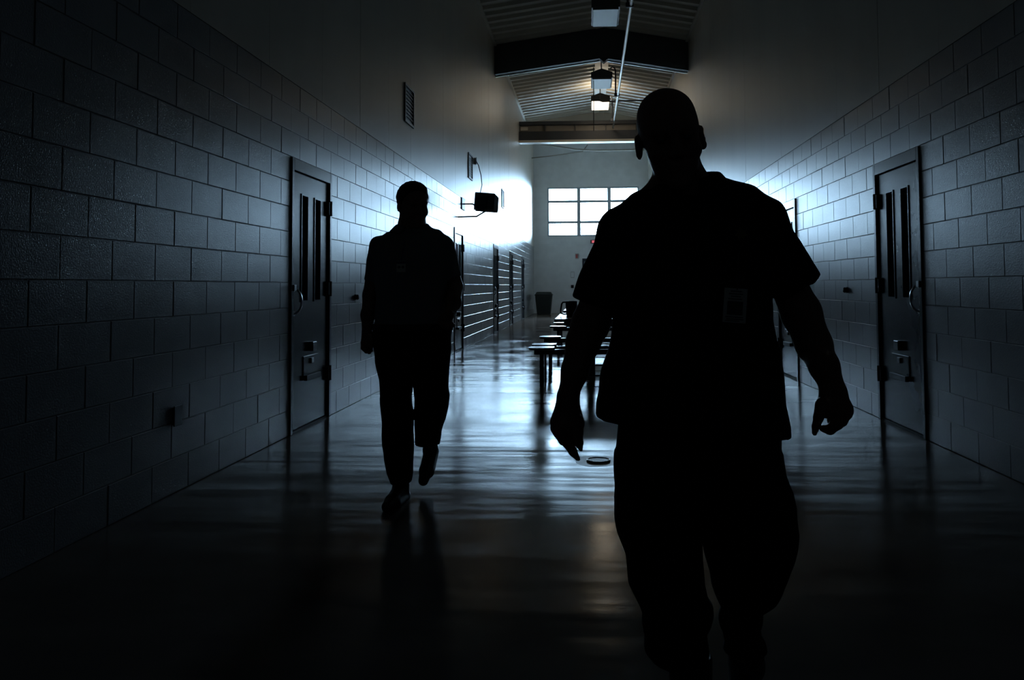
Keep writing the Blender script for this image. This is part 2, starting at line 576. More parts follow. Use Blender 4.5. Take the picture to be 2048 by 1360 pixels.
# ------------------------------------------------------------------ cell doors
def cell_door(name, side, y0, label):
    X = XL if side < 0 else XR
    nx = -side
    root = tag(empty(name, (X, y0 + DW / 2, 0)), label, None, None, 'structure')

    def bx(mb, n0, n1, u0, u1, z0, z1):
        a, b = X + nx * n0, X + nx * n1
        return mb.box(min(a, b), max(a, b), y0 + u0, y0 + u1, z0, z1)

    def P(n_, u_, z_):
        return (X + nx * n_, y0 + u_, z_)
    g = 0.003
    mb = MB()
    bx(mb, -0.10, 0.014, g, 0.052, 0, DH - g)
    bx(mb, -0.10, 0.014, DW - 0.052, DW - g, 0, DH - g)
    bx(mb, -0.10, 0.014, 0.052, DW - 0.052, DH - 0.102, DH - g)
    keep(mb.build('door_frame', 'frame', bevel=0.003), root)
    a, b, tp = 0.058, DW - 0.058, DH - 0.108
    s1, s2, z0, z1 = (0.275, 0.415), (0.60, 0.74), 1.07, 1.95
    us = [a, s1[0], s1[1], s2[0], s2[1], b]
    zz = [0.025, z0, z1, tp]
    mb = MB()
    bx(mb, -0.055, -0.008, a, b, zz[0], z0)
    bx(mb, -0.055, -0.008, a, b, z1, tp)
    for i in (0, 2, 4):
        bx(mb, -0.055, -0.008, us[i], us[i + 1], z0, z1)
    leaf = keep(mb.build('door_leaf', 'door'), root)
    for s in (s1, s2):
        o = bx(MB(), -0.045, -0.037, s[0], s[1], z0, z1).build('vision_pane', 'dglass')
        o.parent = leaf
        o.matrix_parent_inverse = (Matrix.Translation(root.location) @ leaf.matrix_parent_inverse).inverted()
        mb = MB()
        w = 0.014
        bx(mb, -0.008, 0.000, s[0] - w, s[0], z0 - w, z1 + w)
        bx(mb, -0.008, 0.000, s[1], s[1] + w, z0 - w, z1 + w)
        bx(mb, -0.008, 0.000, s[0], s[1], z1, z1 + w)
        bx(mb, -0.008, 0.000, s[0], s[1], z0 - w, z0)
        o = mb.build('pane_bead', 'door')
        o.parent = leaf
        o.matrix_parent_inverse = (Matrix.Translation(root.location) @ leaf.matrix_parent_inverse).inverted()
    # pull handle near the latch edge, deadbolt, food pass
    pts = [P(-0.008, 0.10, 1.165)] + [P(0.055 * math.sin(q), 0.10 + 0.02 * math.sin(q), 1.065 + 0.10 * math.cos(q)) for q in np.linspace(0.25, math.pi - 0.25, 9)] + [P(-0.008, 0.10, 0.965)]
    keep(MB().tube(pts, 0.0085, 8).build('pull_handle', 'chrome', smooth=True), root)
    mb = MB()
    for z in (1.165, 0.965):
        mb.tube([P(-0.010, 0.10, z), P(0.002, 0.10, z)], 0.022, 12)
    keep(mb.build('handle_rose', 'hinge'), root)
    keep(bx(MB(), -0.008, 0.03, 0.02, 0.075, 1.15, 1.20).build('strike_box', 'hinge', bevel=0.004), root)
    keep(bx(MB(), -0.008, 0.035, 0.46, 0.56, 0.635, 0.715).build('lock_box', 'hinge', bevel=0.006), root)
    fp = keep(bx(MB(), -0.008, 0.000, 0.33, 0.70, 0.40, 0.60).build('food_pass', 'door', bevel=0.003), root)
    for nm, q, mm in (('pass_slot', (-0.002, 0.028, 0.34, 0.69, 0.395, 0.44), 'black'), ('pass_latch', (-0.001, 0.014, 0.49, 0.55, 0.53, 0.575), 'hinge')):
        o = bx(MB(), *q).build(nm, mm, bevel=0.003)
        o.parent = fp
        o.matrix_parent_inverse = (Matrix.Translation(root.location) @ fp.matrix_parent_inverse).inverted()
    for z in (0.40, 1.165, 1.90):
        mb = MB()
        bx(mb, -0.004, 0.022, DW - 0.105, DW - 0.03, z - 0.058, z + 0.058)
        mb.tube([P(0.02, DW - 0.055, z - 0.068), P(0.02, DW - 0.055, z + 0.068)], 0.014, 10)
        keep(mb.build('hinge', 'hinge', bevel=0.0), root)
    keep(bx(MB(), -0.09, 0.004, 0.052, DW - 0.052, 0.0005, 0.018).build('threshold', 'black'), root)
    return root


LAB_L = ['blue-grey steel cell door with two slit panes, nearest on the left wall',
         'cell door on the left wall just behind the walking man in the grey polo',
         'narrow-looking cell door on the left wall, first beyond the wall-mounted television',
         'cell door on the left wall between two others, second from the end wall',
         'faint cell door on the left wall, the one nearest the end wall']
n = 0
for y, l in zip(DOORS_L, LAB_L):
    n += 1
    cell_door('door_%d' % n, -1, y, l)
for y, l in zip(DOORS_R, ['blue-grey steel cell door with two slit panes, nearest on the right wall',
                          'brightly lit cell door on the right wall half hidden by the big man']):
    n += 1
    cell_door('door_%d' % n, 1, y, l)
# far exit door
n += 1
r = tag(empty('door_%d' % n, (0.2, Y1, 0)), 'pale door in the end wall under the red exit sign', None, None, 'structure')
mb = MB()
mb.box(FD0, FD0 + 0.07, Y1 - 0.03, Y1 + 0.15, 0, FDH).box(FD1 - 0.07, FD1, Y1 - 0.03, Y1 + 0.15, 0, FDH).box(FD0 + 0.07, FD1 - 0.07, Y1 - 0.03, Y1 + 0.15, FDH - 0.12, FDH)
keep(mb.build('door_frame', 'frame'), r)
keep(MB().box(FD0 + 0.075, FD1 - 0.075, Y1 + 0.02, Y1 + 0.16, 0.004, FDH - 0.125).box(FD0 - 0.04, FD1 + 0.04, Y1 + 0.252, Y1 + 0.27, -0.02, FDH + 0.04).build('door_leaf', 'farwall'), r)  # second box is an added sheet behind the opening, blocks leaking skylight
keep(MB().box(FD0 + 0.10, FD1 - 0.10, Y1 - 0.04, Y1 - 0.0, 1.0, 1.06).box(FD0 + 0.12, FD0 + 0.17, Y1 - 0.01, Y1 + 0.02, 0.98, 1.08).box(FD1 - 0.17, FD1 - 0.12, Y1 - 0.01, Y1 + 0.02, 0.98, 1.08).build('push_bar', 'chrome'), r)

# ------------------------------------------------------------------ wall fittings
VENTS = [(10.45, 'dark vent grille high on the left wall, nearest of three, above the man in grey'),
         (16.05, 'vent grille on the left wall directly above the wall-mounted television'),
         (22.2, 'washed-out vent grille on the left wall in the bright glare')]
for y, l in VENTS:
    r = tag(empty('wall_vent', (XL, y + 0.27, 3.34)), l, 'vent', 'vent grilles on the left wall')
    mb = MB()
    x0, x1 = XL - 0.006, XL + 0.016
    for a in ((y, y + 0.03, 3.34, 3.85), (y + 0.51, y + 0.54, 3.34, 3.85), (y + 0.03, y + 0.51, 3.34, 3.37), (y + 0.03, y + 0.51, 3.82, 3.85)):
        mb.box(x0, x1, *a)
    keep(mb.build('frame', 'grille'), r)
    for k in range(9):
        z = 3.385 + k * 0.049
        keep(MB().hexa([(x0, y + 0.03, z), (x1 - 0.006, y + 0.03, z - 0.012), (x1 - 0.006, y + 0.51, z - 0.012), (x0, y + 0.51, z),
                        (x0, y + 0.03, z + 0.008), (x1 - 0.006, y + 0.03, z - 0.004), (x1 - 0.006, y + 0.51, z - 0.004), (x0, y + 0.51, z + 0.008)]).build('slat', 'grille'), r)
    keep(MB().box(XL - 0.01, XL - 0.002, y + 0.03, y + 0.51, 3.37, 3.82).build('duct_backing', 'steel'), r)

# outlet, door stops, conduit box
def wall_box(name, X, s, y, z, w, h, d, label, cat, m, group=None):
    r = tag(empty(name, (X, y, z)), label, cat, group)
    a, b = X - s * 0.002, X + s * d
    keep(MB().box(min(a, b), max(a, b), y - w / 2, y + w / 2, z - h / 2, z + h / 2).build('box', m, bevel=0.004), r)
    a, b = X + s * d, X + s * (d + 0.006)
    keep(MB().box(min(a, b), max(a, b), y - w * .62, y + w * .62, z - h * .58, z + h * .58).build('cover_plate', m, bevel=0.002), r)
    return r


p = at(335, 831, 4.64)
wall_box('electrical_outlet', XL, 1, 4.64, p.z, 0.07, 0.10, 0.012, 'small dark outlet box low on the near left block wall', 'outlet', 'hinge')
for X, s, y, z, l in ((XL, 1, 8.25, 1.075, 'round black door stop on the left wall beyond the nearest cell door'),
                      (XR, -1, 8.2, 1.12, 'round black door stop on the right wall beyond the nearest cell door')):
    r = tag(empty('door_stop', (X, y, z)), l, 'door stop', 'round door stops')
    keep(MB().tube([(X - s * 0.002, y, z), (X + s * 0.012, y, z)], 0.03, 14).build('base_plate', 'hinge'), r)
    keep(MB().tube([(X + s * 0.012, y, z), (X + s * 0.03, y, z), (X + s * 0.04, y, z)], [0.024, 0.027, 0.018], 14).build('rubber_bumper', 'black', smooth=True), r)

# ------------------------------------------------------------------ television on a wall bracket
TY = 15.0
tc = at(975, 404, TY)
r = tag(empty('television', tc), 'black boxy television perched on a bracket off the left wall', 'television')
R = Matrix.Rotation(math.radians(9), 3, 'Y') @ Matrix.Rotation(math.radians(-38), 3, 'Z') @ Matrix.Rotation(math.radians(6), 3, 'X')
TW, TD, TH = 0.36, 0.34, 0.33


def tvp(x, y, z):
    return tc + R @ Vector((x, y, z))


front = [(-TW / 2, -TD / 2, -TH / 2), (TW / 2, -TD / 2, -TH / 2), (TW / 2, -TD / 2, TH / 2), (-TW / 2, -TD / 2, TH / 2)]
mid = [(-TW / 2, 0.0, -TH / 2), (TW / 2, 0.0, -TH / 2), (TW / 2, 0.0, TH / 2), (-TW / 2, 0.0, TH / 2)]
back = [(-TW * .36, TD / 2, -TH / 2), (TW * .36, TD / 2, -TH / 2), (TW * .34, TD / 2, TH * .3), (-TW * .34, TD / 2, TH * .3)]
mb = MB()
mb.v = [tuple(tvp(*q)) for q in front + mid + back]
mb.f = [(0, 1, 2, 3), (11, 10, 9, 8)] + [(k + i, k + (i + 1) % 4, k + 4 + (i + 1) % 4, k + 4 + i) for k in (0, 4) for i in range(4)]
keep(mb.build('casing', 'tv', bevel=0.012), r)
mb = MB()
mb.hexa([tvp(*q) for q in ((-.15, -TD / 2 - .006, -.13), (.15, -TD / 2 - .006, -.13), (.15, -TD / 2 + .01, -.13), (-.15, -TD / 2 + .01, -.13),
                           (-.15, -TD / 2 - .006, .14), (.15, -TD / 2 - .006, .14), (.15, -TD / 2 + .01, .14), (-.15, -TD / 2 + .01, .14))])
keep(mb.build('screen', 'screen', bevel=0.004), r)
r = tag(empty('television_bracket', (XL, 15.3, tc.z - 0.2)), 'two-armed black wall bracket carrying the television', 'bracket')
bz = tc.z - TH / 2
wp1 = Vector((XL, 15.25, at(940, 408, 15.25).z))
wp2 = at(943, 434, 14.95)
wp2.x = max(wp2.x, XL + 0.02)
mb = MB().box(XL - 0.006, XL + 0.02, 15.15, 15.55, wp1.z - 0.10, wp1.z + 0.12)
keep(mb.build('wall_plate', 'tv'), r)
j = tvp(0, 0.02, -TH / 2 - 0.012)
keep(MB().tube([wp1, wp1 + Vector((0.2, 0, 0)), j], 0.014, 8).build('upper_arm', 'tv'), r)
e = at(953, 433, 14.75)
keep(MB().tube([(XL, 14.8, e.z), e, at(973, 421, 14.9)], 0.014, 8).build('lower_arm', 'tv'), r)
mb = MB().hexa([tvp(*q) for q in ((-.15, -.15, -TH / 2 - .02), (.15, -.15, -TH / 2 - .02), (.15, .13, -TH / 2 - .02), (-.15, .13, -TH / 2 - .02),
                                  (-.15, -.15, -TH / 2), (.15, -.15, -TH / 2), (.15, .13, -TH / 2), (-.15, .13, -TH / 2))])
keep(mb.build('tray', 'tv'), r)
# junction box and the cable that hangs from it to the set
cz = at(948, 321, 16.75).z
wall_box('junction_box', XL, 1, 16.85, cz, 0.07, 0.14, 0.05, 'small shiny junction box beside the vent above the television', 'junction box', 'chrome')
cp = [Vector((XL + 0.05, 16.85, cz)), at(957, 331, 16.4), at(962, 350, 16.0), at(964, 370, 15.7), at(960, 388, 15.4), at(956, 395, 15.2), tvp(-0.08, TD / 2, 0.05)]
q = []
for i in range(len(cp) - 1):
    for s in range(5):
        q.append(cp[i].lerp(cp[i + 1], s / 5))
q.append(cp[-1])
tag(MB().tube(q, 0.009, 6).build('television_cable', 'cable', smooth=True), 'thin dark cable looping from the junction box down to the television', 'cable')

# ------------------------------------------------------------------ far wall fittings
def far_box(name, px0, px1, py0, py1, label, cat, m, m2, d=0.05):
    a, b = at(px0, py1, Y1), at(px1, py0, Y1)
    r = tag(empty(name, ((a.x + b.x) / 2, Y1, a.z)), label, cat)
    keep(MB().box(a.x, b.x, Y1 - d, Y1 + 0.002, a.z, b.z).build('housing', m, bevel=0.006), r)
    w, h = b.x - a.x, b.z - a.z
    keep(MB().box(a.x + .15 * w, b.x - .15 * w, Y1 - d - 0.012, Y1 - d + 0.002, a.z + .15 * h, b.z - .15 * h).build('face', m2), r)


far_box('exit_sign', 1181, 1199, 480, 487, 'small red exit sign under the window, half hidden by the big man', 'sign', 'house', 'red', 0.08)
far_box('fire_alarm', 1150.5, 1156.5, 507, 518, 'small red and white fire alarm on the end wall', 'alarm', 'white', 'alarm')
far_box('notice_plate', 1141, 1149, 543, 556, 'pale switch plate on the end wall left of the far door', 'plate', 'white', 'farwall', 0.02)
far_box('call_box', 1142, 1147.5, 570, 576, 'tiny dark call box on the end wall below the pale plate', 'box', 'hinge', 'black', 0.04)
# thin pipes crossing high in front of the end wall
pts = [at(1045, 285, 33.0), at(1100, 291, 33.0), at(1150, 298.5, 33.0), at(1190, 301, 33.0), at(1290, 299, 33.0)]
pts.append(Vector((XR, 33.0, pts[-1].z)))
pts[0].x = XL
tag(MB().tube(pts, 0.035, 8).build('conduit_pipe', 'pipe', smooth=True), 'pale bent conduit crossing the hall beneath the steel beam', 'conduit')
pts = [Vector((XL, 34.0, at(1068, 316, 34.0).z)), at(1110, 311, 34.0), at(1165, 303, 34.0), at(1175, 290, 34.2)]
tag(MB().tube(pts, 0.022, 8).build('brace_rod', 'pipe', smooth=True), 'thin slanting brace rod near the left corner of the end wall', 'rod')

# waste bin by the far left corner
a = at(1070, 627, 33.6)
r = tag(empty('waste_bin', (a.x + 0.35, 33.6, 0)), 'dark green waste bin standing in the far left corner', 'bin')
cx = a.x + 0.37
def ringbox(mb, z0, w0, z1, w1, cy=33.6):
    mb.hexa([(cx - w0, cy - w0, z0), (cx + w0, cy - w0, z0), (cx + w0, cy + w0, z0), (cx - w0, cy + w0, z0),
             (cx - w1, cy - w1, z1), (cx + w1, cy - w1, z1), (cx + w1, cy + w1, z1), (cx - w1, cy + w1, z1)])
    return mb
keep(ringbox(MB(), 0.0, 0.27, 0.78, 0.345).build('body', 'bin', bevel=0.03), r)
keep(ringbox(MB(), 0.78, 0.36, 0.83, 0.36).build('rim', 'bin', bevel=0.012), r)
keep(ringbox(MB(), 0.83, 0.34, 0.93, 0.28).build('lid', 'bin', bevel=0.02), r)

# ------------------------------------------------------------------ ceiling lamps and pipes
LZ = 7.0


def lamp(y, lit, label):
    r = tag(empty('ceiling_light', (XRIDGE, y + 0.6, LZ)), label, 'ceiling light', 'ceiling lights along the ridge')
    x, w, L = XRIDGE - 0.02, 0.27, 1.22
    mb = MB()
    mb.prism([(x - w - .03, LZ), (x + w + .03, LZ), (x + w + .03, LZ + .16), (x, LZ + .26), (x - w - .03, LZ + .16)], 1, y, y + L)
    keep(mb.build('housing', 'house'), r)
    keep(MB().box(x - w, x + w, y + 0.04, y + L - 0.04, LZ - 0.035, LZ + 0.004).build('lens', 'litlens' if lit else 'lens', bevel=0.008), r)
    if lit:                                     # added glow panels, unseen from below, to brighten the roof
        for sg in (-1, 1):
            mb = MB().hexa([(x + sg * .06, y + .1, LZ + .242), (x + sg * .26, y + .1, LZ + .176), (x + sg * .26, y + L - .1, LZ + .176), (x + sg * .06, y + L - .1, LZ + .242),
                            (x + sg * .06, y + .1, LZ + .252), (x + sg * .26, y + .1, LZ + .186), (x + sg * .26, y + L - .1, LZ + .186), (x + sg * .06, y + L - .1, LZ + .252)])
            keep(mb.build('added_roof_glow', 'roofglow'), r)
    for yy in (y + 0.25, y + L - 0.25):
        keep(MB().tube([(x, yy, LZ + 0.22), (x, yy, RIDGE - 0.04)], 0.012, 6).build('hanger_rod', 'house'), r)


lamp(16.9, False, 'unlit ceiling light in the dark near bay before the gabled header')
lamp(22.7, False, 'unlit ceiling light just beyond the gabled header')
lamp(25.6, True, 'glowing warm white ceiling light deep in the lit roof bay')

PX, PZ = 0.83, 6.55
r = tag(empty('sprinkler_pipe', (PX, 20, PZ)), 'pale sprinkler pipe running lengthwise under the roof ridge', 'pipe')
keep(MB().tube([(PX, Y0 + 0.05, PZ), (PX, 12, PZ), (PX, 20, PZ), (PX, 27.7, PZ)], 0.035, 10).build('main_pipe', 'pipe', smooth=True), r)
for y in (10.0, 15.5, 22.9, 26.4):
    keep(MB().tube([(PX - 0.06, y, PZ), (PX - 0.06, y, 7.25), (PX - 0.09, y, 7.33), (PX - 0.16, y, 7.35), (PX - 0.2, y, 7.30)], 0.022, 8).build('sprig', 'house', smooth=True), r)
    keep(MB().box(PX - 0.1, PX + 0.05, y - 0.04, y + 0.04, PZ - 0.045, PZ + 0.045).build('coupling', 'house', bevel=0.01), r)
keep(MB().tube([(PX - 0.5, 24.9, 7.03), (PX - 0.5, 24.9, 6.85), (PX - 0.4, 24.9, 6.82), (XR, 24.9, 6.85)], 0.022, 8).build('branch_pipe', 'house', smooth=True), r)
tag(MB().tube([at(1187, 135, 22.9), at(1187.5, 262, 22.9)], 0.011, 6).build('hanging_rod', 'house'),
    'thin black rod hanging straight down left of the ceiling lights', 'rod')

# ------------------------------------------------------------------ floor drain
d0 = at(1197, 922, 5.5)
dy = 1.18 * 5.5 / max(1e-3, (1.18 - d0.z))
dc = at(1197, 922, dy)
r = tag(empty('floor_drain', (dc.x, dc.y, 0)), 'round metal floor drain set in the concrete beside the big man', 'drain')


def disc(rad, z0, z1, n=28, cx=0, cy=0):
    mb = MB()
    mb.prism([(cx + rad * math.cos(2 * math.pi * k / n), cy + rad * math.sin(2 * math.pi * k / n)) for k in range(n)], 2, z0, z1)
    return mb


mb = MB()
mb.prism([((0.17 + 0.015 * math.sin(3 * k * 0.2244 + 1)) * math.cos(2 * math.pi * k / 28), (0.17 + 0.015 * math.sin(3 * k * 0.2244 + 1)) * math.sin(2 * math.pi * k / 28)) for k in range(28)], 2, -0.004, 0.0006)
mb.build('concrete_patch', 'patch', r)
o = disc(0.072, 0.001, 0.0035).build('sump', 'black', r)
MB().tube([(0.075 * math.cos(2 * math.pi * k / 28), 0.075 * math.sin(2 * math.pi * k / 28), 0.005) for k in range(28)], 0.007, 6, True).build('ring', 'chrome', r)
for k in range(5):
    y = -0.048 + 0.024 * k
    w = math.sqrt(0.07 ** 2 - y * y)
    MB().box(-w, w, y - 0.006, y + 0.006, 0.003, 0.008).build('grate_bar', 'hinge', r)

# ------------------------------------------------------------------ tables with fixed seats
def fixed_table(ya, yb_, seat_ys, label, side_seats=True):
    x0, x1 = -0.46, 0.46
    r = tag(empty('canteen_table', (0, (ya + yb_) / 2, 0)), label, 'table', 'steel tables with fixed seats')
    keep(MB().box(x0, x1, ya, yb_, 0.715, 0.755).build('table_top', 'table', bevel=0.008), r)
    keep(MB().box(x0 + 0.12, x1 - 0.12, ya + 0.1, yb_ - 0.1, 0.66, 0.715).build('apron', 'table'), r)
    for y in (ya + 0.45, yb_ - 0.45):
        keep(MB().box(-0.06, 0.06, y - 0.06, y + 0.06, 0.0, 0.66).build('pedestal', 'table', bevel=0.006), r)
        keep(MB().box(-0.18, 0.18, y - 0.14, y + 0.14, 0.0, 0.012).build('foot_plate', 'table'), r)
    keep(MB().box(-0.035, 0.035, min(ya, seat_ys[0]) - 0.02, yb_, 0.375, 0.435).build('spine', 'table', bevel=0.004), r)
    for y in seat_ys:
        keep(MB().box(-0.66, 0.66, y - 0.03, y + 0.03, 0.375, 0.435).build('seat_arm', 'table', bevel=0.004), r)
        for s in (-1, 1):
            cxs = s * 0.57
            n_ = 22
            poly = []
            for k in range(n_):
                an = 2 * math.pi * k / n_
                c, sn = math.cos(an), math.sin(an)
                poly.append((cxs + 0.155 * math.copysign(abs(c) ** 0.6, c), y + 0.155 * math.copysign(abs(sn) ** 0.6, sn)))
            keep(MB().prism(poly, 2, 0.435, 0.462).build('seat', 'seat', bevel=0.006), r)
            keep(MB().box(cxs - 0.025, cxs + 0.025, y - 0.025, y + 0.025, 0.0, 0.376).build('leg', 'table'), r)
    return r


fixed_table(10.45, 12.75, (9.6, 10.12, 11.65), 'nearest dark steel canteen table with fixed seats, half hidden behind the big man')
fixed_table(13.95, 16.25, (14.6, 16.0), 'farther steel canteen table, lined up behind the nearest one')

# jug on the near table
jc = at(1143, 632, 11.5)
r = tag(empty('water_jug', (jc.x, 11.5, 0.755)), 'dark plastic jug with a side handle standing on the canteen table', 'jug')
pr = [(0.068, 0.0), (0.075, 0.02), (0.080, 0.12), (0.084, 0.205), (0.080, 0.21), (0.072, 0.208), (0.068, 0.15)]
v, f = [], []
N = 22
for (rad, z) in pr:
    for k in range(N):
        an = 2 * math.pi * k / N
        v.append((rad * math.cos(an), rad * math.sin(an), z))
for i in range(len(pr) - 1):
    for k in range(N):
        f.append((i * N + k, i * N + (k + 1) % N, (i + 1) * N + (k + 1) % N, (i + 1) * N + k))
f.append(tuple(range(N))[::-1])
f.append(tuple((len(pr) - 1) * N + k for k in range(N)))
me = bpy.data.meshes.new('jug_body')
me.from_pydata(v, [], f)
link('body', me, 'jug', r, True)
MB().tube([(-0.078, 0, 0.195), (-0.12, 0, 0.192), (-0.137, 0, 0.17), (-0.15, 0, 0.09), (-0.152, 0, 0.04), (-0.10, 0, 0.022), (-0.072, 0, 0.03)], 0.011, 8).build('handle', 'jug', r, smooth=True)


# ------------------------------------------------------------------ people: signed fields meshed as one continuous skin
class Field:
    def __init__(self, lo, hi, h):
        self.lo = np.array(lo, np.float32)
        self.h = h
        self.n = np.ceil((np.array(hi) - np.array(lo)) / h).astype(int) + 1
        self.F = np.full(tuple(self.n), 10.0, np.float32)

    def sub(self, lo, hi):
        a = np.clip(np.floor((np.array(lo) - self.lo) / self.h).astype(int), 0, self.n - 1)
        b = np.clip(np.ceil((np.array(hi) - self.lo) / self.h).astype(int) + 1, 1, self.n)
        sl = tuple(slice(i, j) for i, j in zip(a, b))
        g = [(self.lo[k] + self.h * np.arange(a[k], b[k], dtype=np.float32)) for k in range(3)]
        return sl, g[0][:, None, None], g[1][None, :, None], g[2][None, None, :]

    def _smin(self, sl, d, k):
        A = self.F[sl]
        if k > 0:
            hh = np.maximum(k - np.abs(A - d), 0) / k
            self.F[sl] = np.minimum(A, d) - hh * hh * k * 0.25
        else:
            self.F[sl] = np.minimum(A, d)

    def _sub(self, sl, d, k):
        A = self.F[sl]
        hh = np.maximum(k - np.abs(A + d), 0) / max(k, 1e-6)
        self.F[sl] = np.maximum(A, -d) + hh * hh * k * 0.25

    def cone(self, p0, r0, p1, r1, k=0.02, sy=1.0, plane=None, sx=1.0):
        p0, p1 = np.array(p0, np.float32), np.array(p1, np.float32)
        m = max(r0, r1) * max(1, sy, sx) + k + 3 * self.h
        sl, x, y, z = self.sub(np.minimum(p0, p1) - m, np.maximum(p0, p1) + m)
        d = p1 - p0
        L = max(float(d @ d), 1e-9)
        t = np.clip(((x - p0[0]) * d[0] + (y - p0[1]) * d[1] + (z - p0[2]) * d[2]) / L, 0, 1)
        q = np.sqrt(((x - p0[0] - t * d[0]) / sx) ** 2 + ((y - p0[1] - t * d[1]) / sy) ** 2 + (z - p0[2] - t * d[2]) ** 2)
        s = (q - (r0 + (r1 - r0) * t)) * min(1.0, sy, sx)
        if plane is not None:
            c, nn = plane
            s = np.maximum(s, (x - c[0]) * nn[0] + (y - c[1]) * nn[1] + (z - c[2]) * nn[2])
        self._smin(sl, s, k)

    def chain(self, pts, rs, k=0.02, sy=1.0):
        for i in range(len(pts) - 1):
            self.cone(pts[i], rs[i], pts[i + 1], rs[i + 1], k, sy)

    def ell(self, c, r, k=0.02, R=None, minus=False):
        c = np.array(c, np.float32)
        m = max(r) + k + 3 * self.h
        sl, x, y, z = self.sub(c - m, c + m)
        X, Y, Z = x - c[0], y - c[1], z - c[2]
        if R is not None:
            A = np.array(R.transposed(), np.float32)
            X, Y, Z = (A[0, 0] * X + A[0, 1] * Y + A[0, 2] * Z, A[1, 0] * X + A[1, 1] * Y + A[1, 2] * Z, A[2, 0] * X + A[2, 1] * Y + A[2, 2] * Z)
        k0 = np.sqrt((X / r[0]) ** 2 + (Y / r[1]) ** 2 + (Z / r[2]) ** 2)
        k1 = np.sqrt((X / r[0] ** 2) ** 2 + (Y / r[1] ** 2) ** 2 + (Z / r[2] ** 2) ** 2) + 1e-6
        s = k0 * (k0 - 1) / k1
        (self._sub if minus else self._smin)(sl, s, k)

    def loft(self, rows, k=0.02, e=2.3, grow=0.0, zlo=None, zhi=None):
        """rows: (z, xl, xr, yc, ry)"""
        rows = sorted(rows)
        a = np.array(rows, np.float32)
        lo = np.array([a[:, 1].min(), (a[:, 3] - a[:, 4]).min(), a[0, 0]]) - k - grow - 3 * self.h
        hi = np.array([a[:, 2].max(), (a[:, 3] + a[:, 4]).max(), a[-1, 0]]) + k + grow + 3 * self.h
        sl, x, y, z = self.sub(lo, hi)
        zz = z.ravel()
        xl, xr, yc, ry = (np.interp(zz, a[:, 0], a[:, i])[None, None, :].astype(np.float32) for i in (1, 2, 3, 4))
        cx, rx = (xl + xr) / 2, (xr - xl) / 2 + grow
        ry = ry + grow
        q = (np.abs((x - cx) / rx) ** e + np.abs((y - yc) / ry) ** e) ** (1 / e)
        s = (q - 1) * np.minimum(rx, ry)
        s = np.maximum(s, np.maximum((zlo if zlo is not None else a[0, 0]) - z, z - (zhi if zhi is not None else a[-1, 0])))
        self._smin(sl, s, k)

    def cut(self, c, nn, box=None):
        """remove everything on the side nn points to"""
        sl, x, y, z = self.sub(*(box if box else (self.lo, self.lo + self.h * self.n)))
        self.F[sl] = np.maximum(self.F[sl], (x - c[0]) * nn[0] + (y - c[1]) * nn[1] + (z - c[2]) * nn[2])

    def ripple(self, amp, fx, fz, seed=0):
        """shallow cloth folds"""
        sl, x, y, z = self.sub(self.lo, self.lo + self.h * self.n)
        A = self.F
        near = np.abs(A) < 0.04
        w = np.sin(fz * z + 3.1 * np.sin(fx * x + seed) + 2.0 * np.sin(fx * 0.8 * y + seed * 2)) * np.sin(fx * 1.3 * x + 1.7 * fz * 0.3 * z + seed)
        A += np.where(near, amp * w, 0).astype(np.float32)

    def mesh(self, name):
        F = self.F
        F[0], F[-1], F[:, 0], F[:, -1], F[:, :, 0], F[:, :, -1] = 1, 1, 1, 1, 1, 1
        S = F < 0
        c = np.zeros(tuple(np.array(S.shape) - 1), np.int8)
        for i in (0, 1):
            for j in (0, 1):
                for k in (0, 1):
                    c += S[i:S.shape[0] - 1 + i, j:S.shape[1] - 1 + j, k:S.shape[2] - 1 + k]
        act = np.argwhere((c > 0) & (c < 8))
        idx = np.full(c.shape, -1, np.int32)
        idx[act[:, 0], act[:, 1], act[:, 2]] = np.arange(len(act))
        acc = np.zeros((len(act), 3), np.float64)
        cnt = np.zeros(len(act))
        cor = [(i, j, k) for i in (0, 1) for j in (0, 1) for k in (0, 1)]
        for a in cor:
            for ax in range(3):
                if a[ax]:
                    continue
                b = list(a); b[ax] = 1
                fa = F[act[:, 0] + a[0], act[:, 1] + a[1], act[:, 2] + a[2]]
                fb = F[act[:, 0] + b[0], act[:, 1] + b[1], act[:, 2] + b[2]]
                m = (fa < 0) != (fb < 0)
                t = np.where(m, fa / np.where(m, fa - fb, 1), 0)
                p = np.tile(np.array(a, np.float64), (len(act), 1))
                p[:, ax] += t
                acc[m] += p[m]
                cnt[m] += 1
        V = (act + acc / cnt[:, None]) * self.h + self.lo
        faces = []
        for ax in range(3):
            s0 = [slice(None)] * 3; s1 = [slice(None)] * 3
            s0[ax] = slice(0, -1); s1[ax] = slice(1, None)
            A, B_ = S[tuple(s0)], S[tuple(s1)]
            e = np.argwhere(A != B_)
            o1, o2 = (ax + 1) % 3, (ax + 2) % 3
            e = e[(e[:, o1] > 0) & (e[:, o2] > 0)]
            ins = A[e[:, 0], e[:, 1], e[:, 2]]
            qd = []
            for (u_, w_) in ((0, 0), (-1, 0), (-1, -1), (0, -1)):
                p = e.copy()
                p[:, o1] += u_
                p[:, o2] += w_
                qd.append(idx[np.clip(p[:, 0], 0, c.shape[0] - 1), np.clip(p[:, 1], 0, c.shape[1] - 1), np.clip(p[:, 2], 0, c.shape[2] - 1)])
            q = np.stack(qd, 1)
            q[~ins] = q[~ins][:, ::-1]
            faces.append(q[(q >= 0).all(1)])
        Q = np.concatenate(faces)
        me = bpy.data.meshes.new(name)
        me.vertices.add(len(V))
        me.vertices.foreach_set('co', V.astype(np.float32).ravel())
        me.loops.add(len(Q) * 4)
        me.loops.foreach_set('vertex_index', Q.astype(np.int32).ravel())
        me.polygons.add(len(Q))
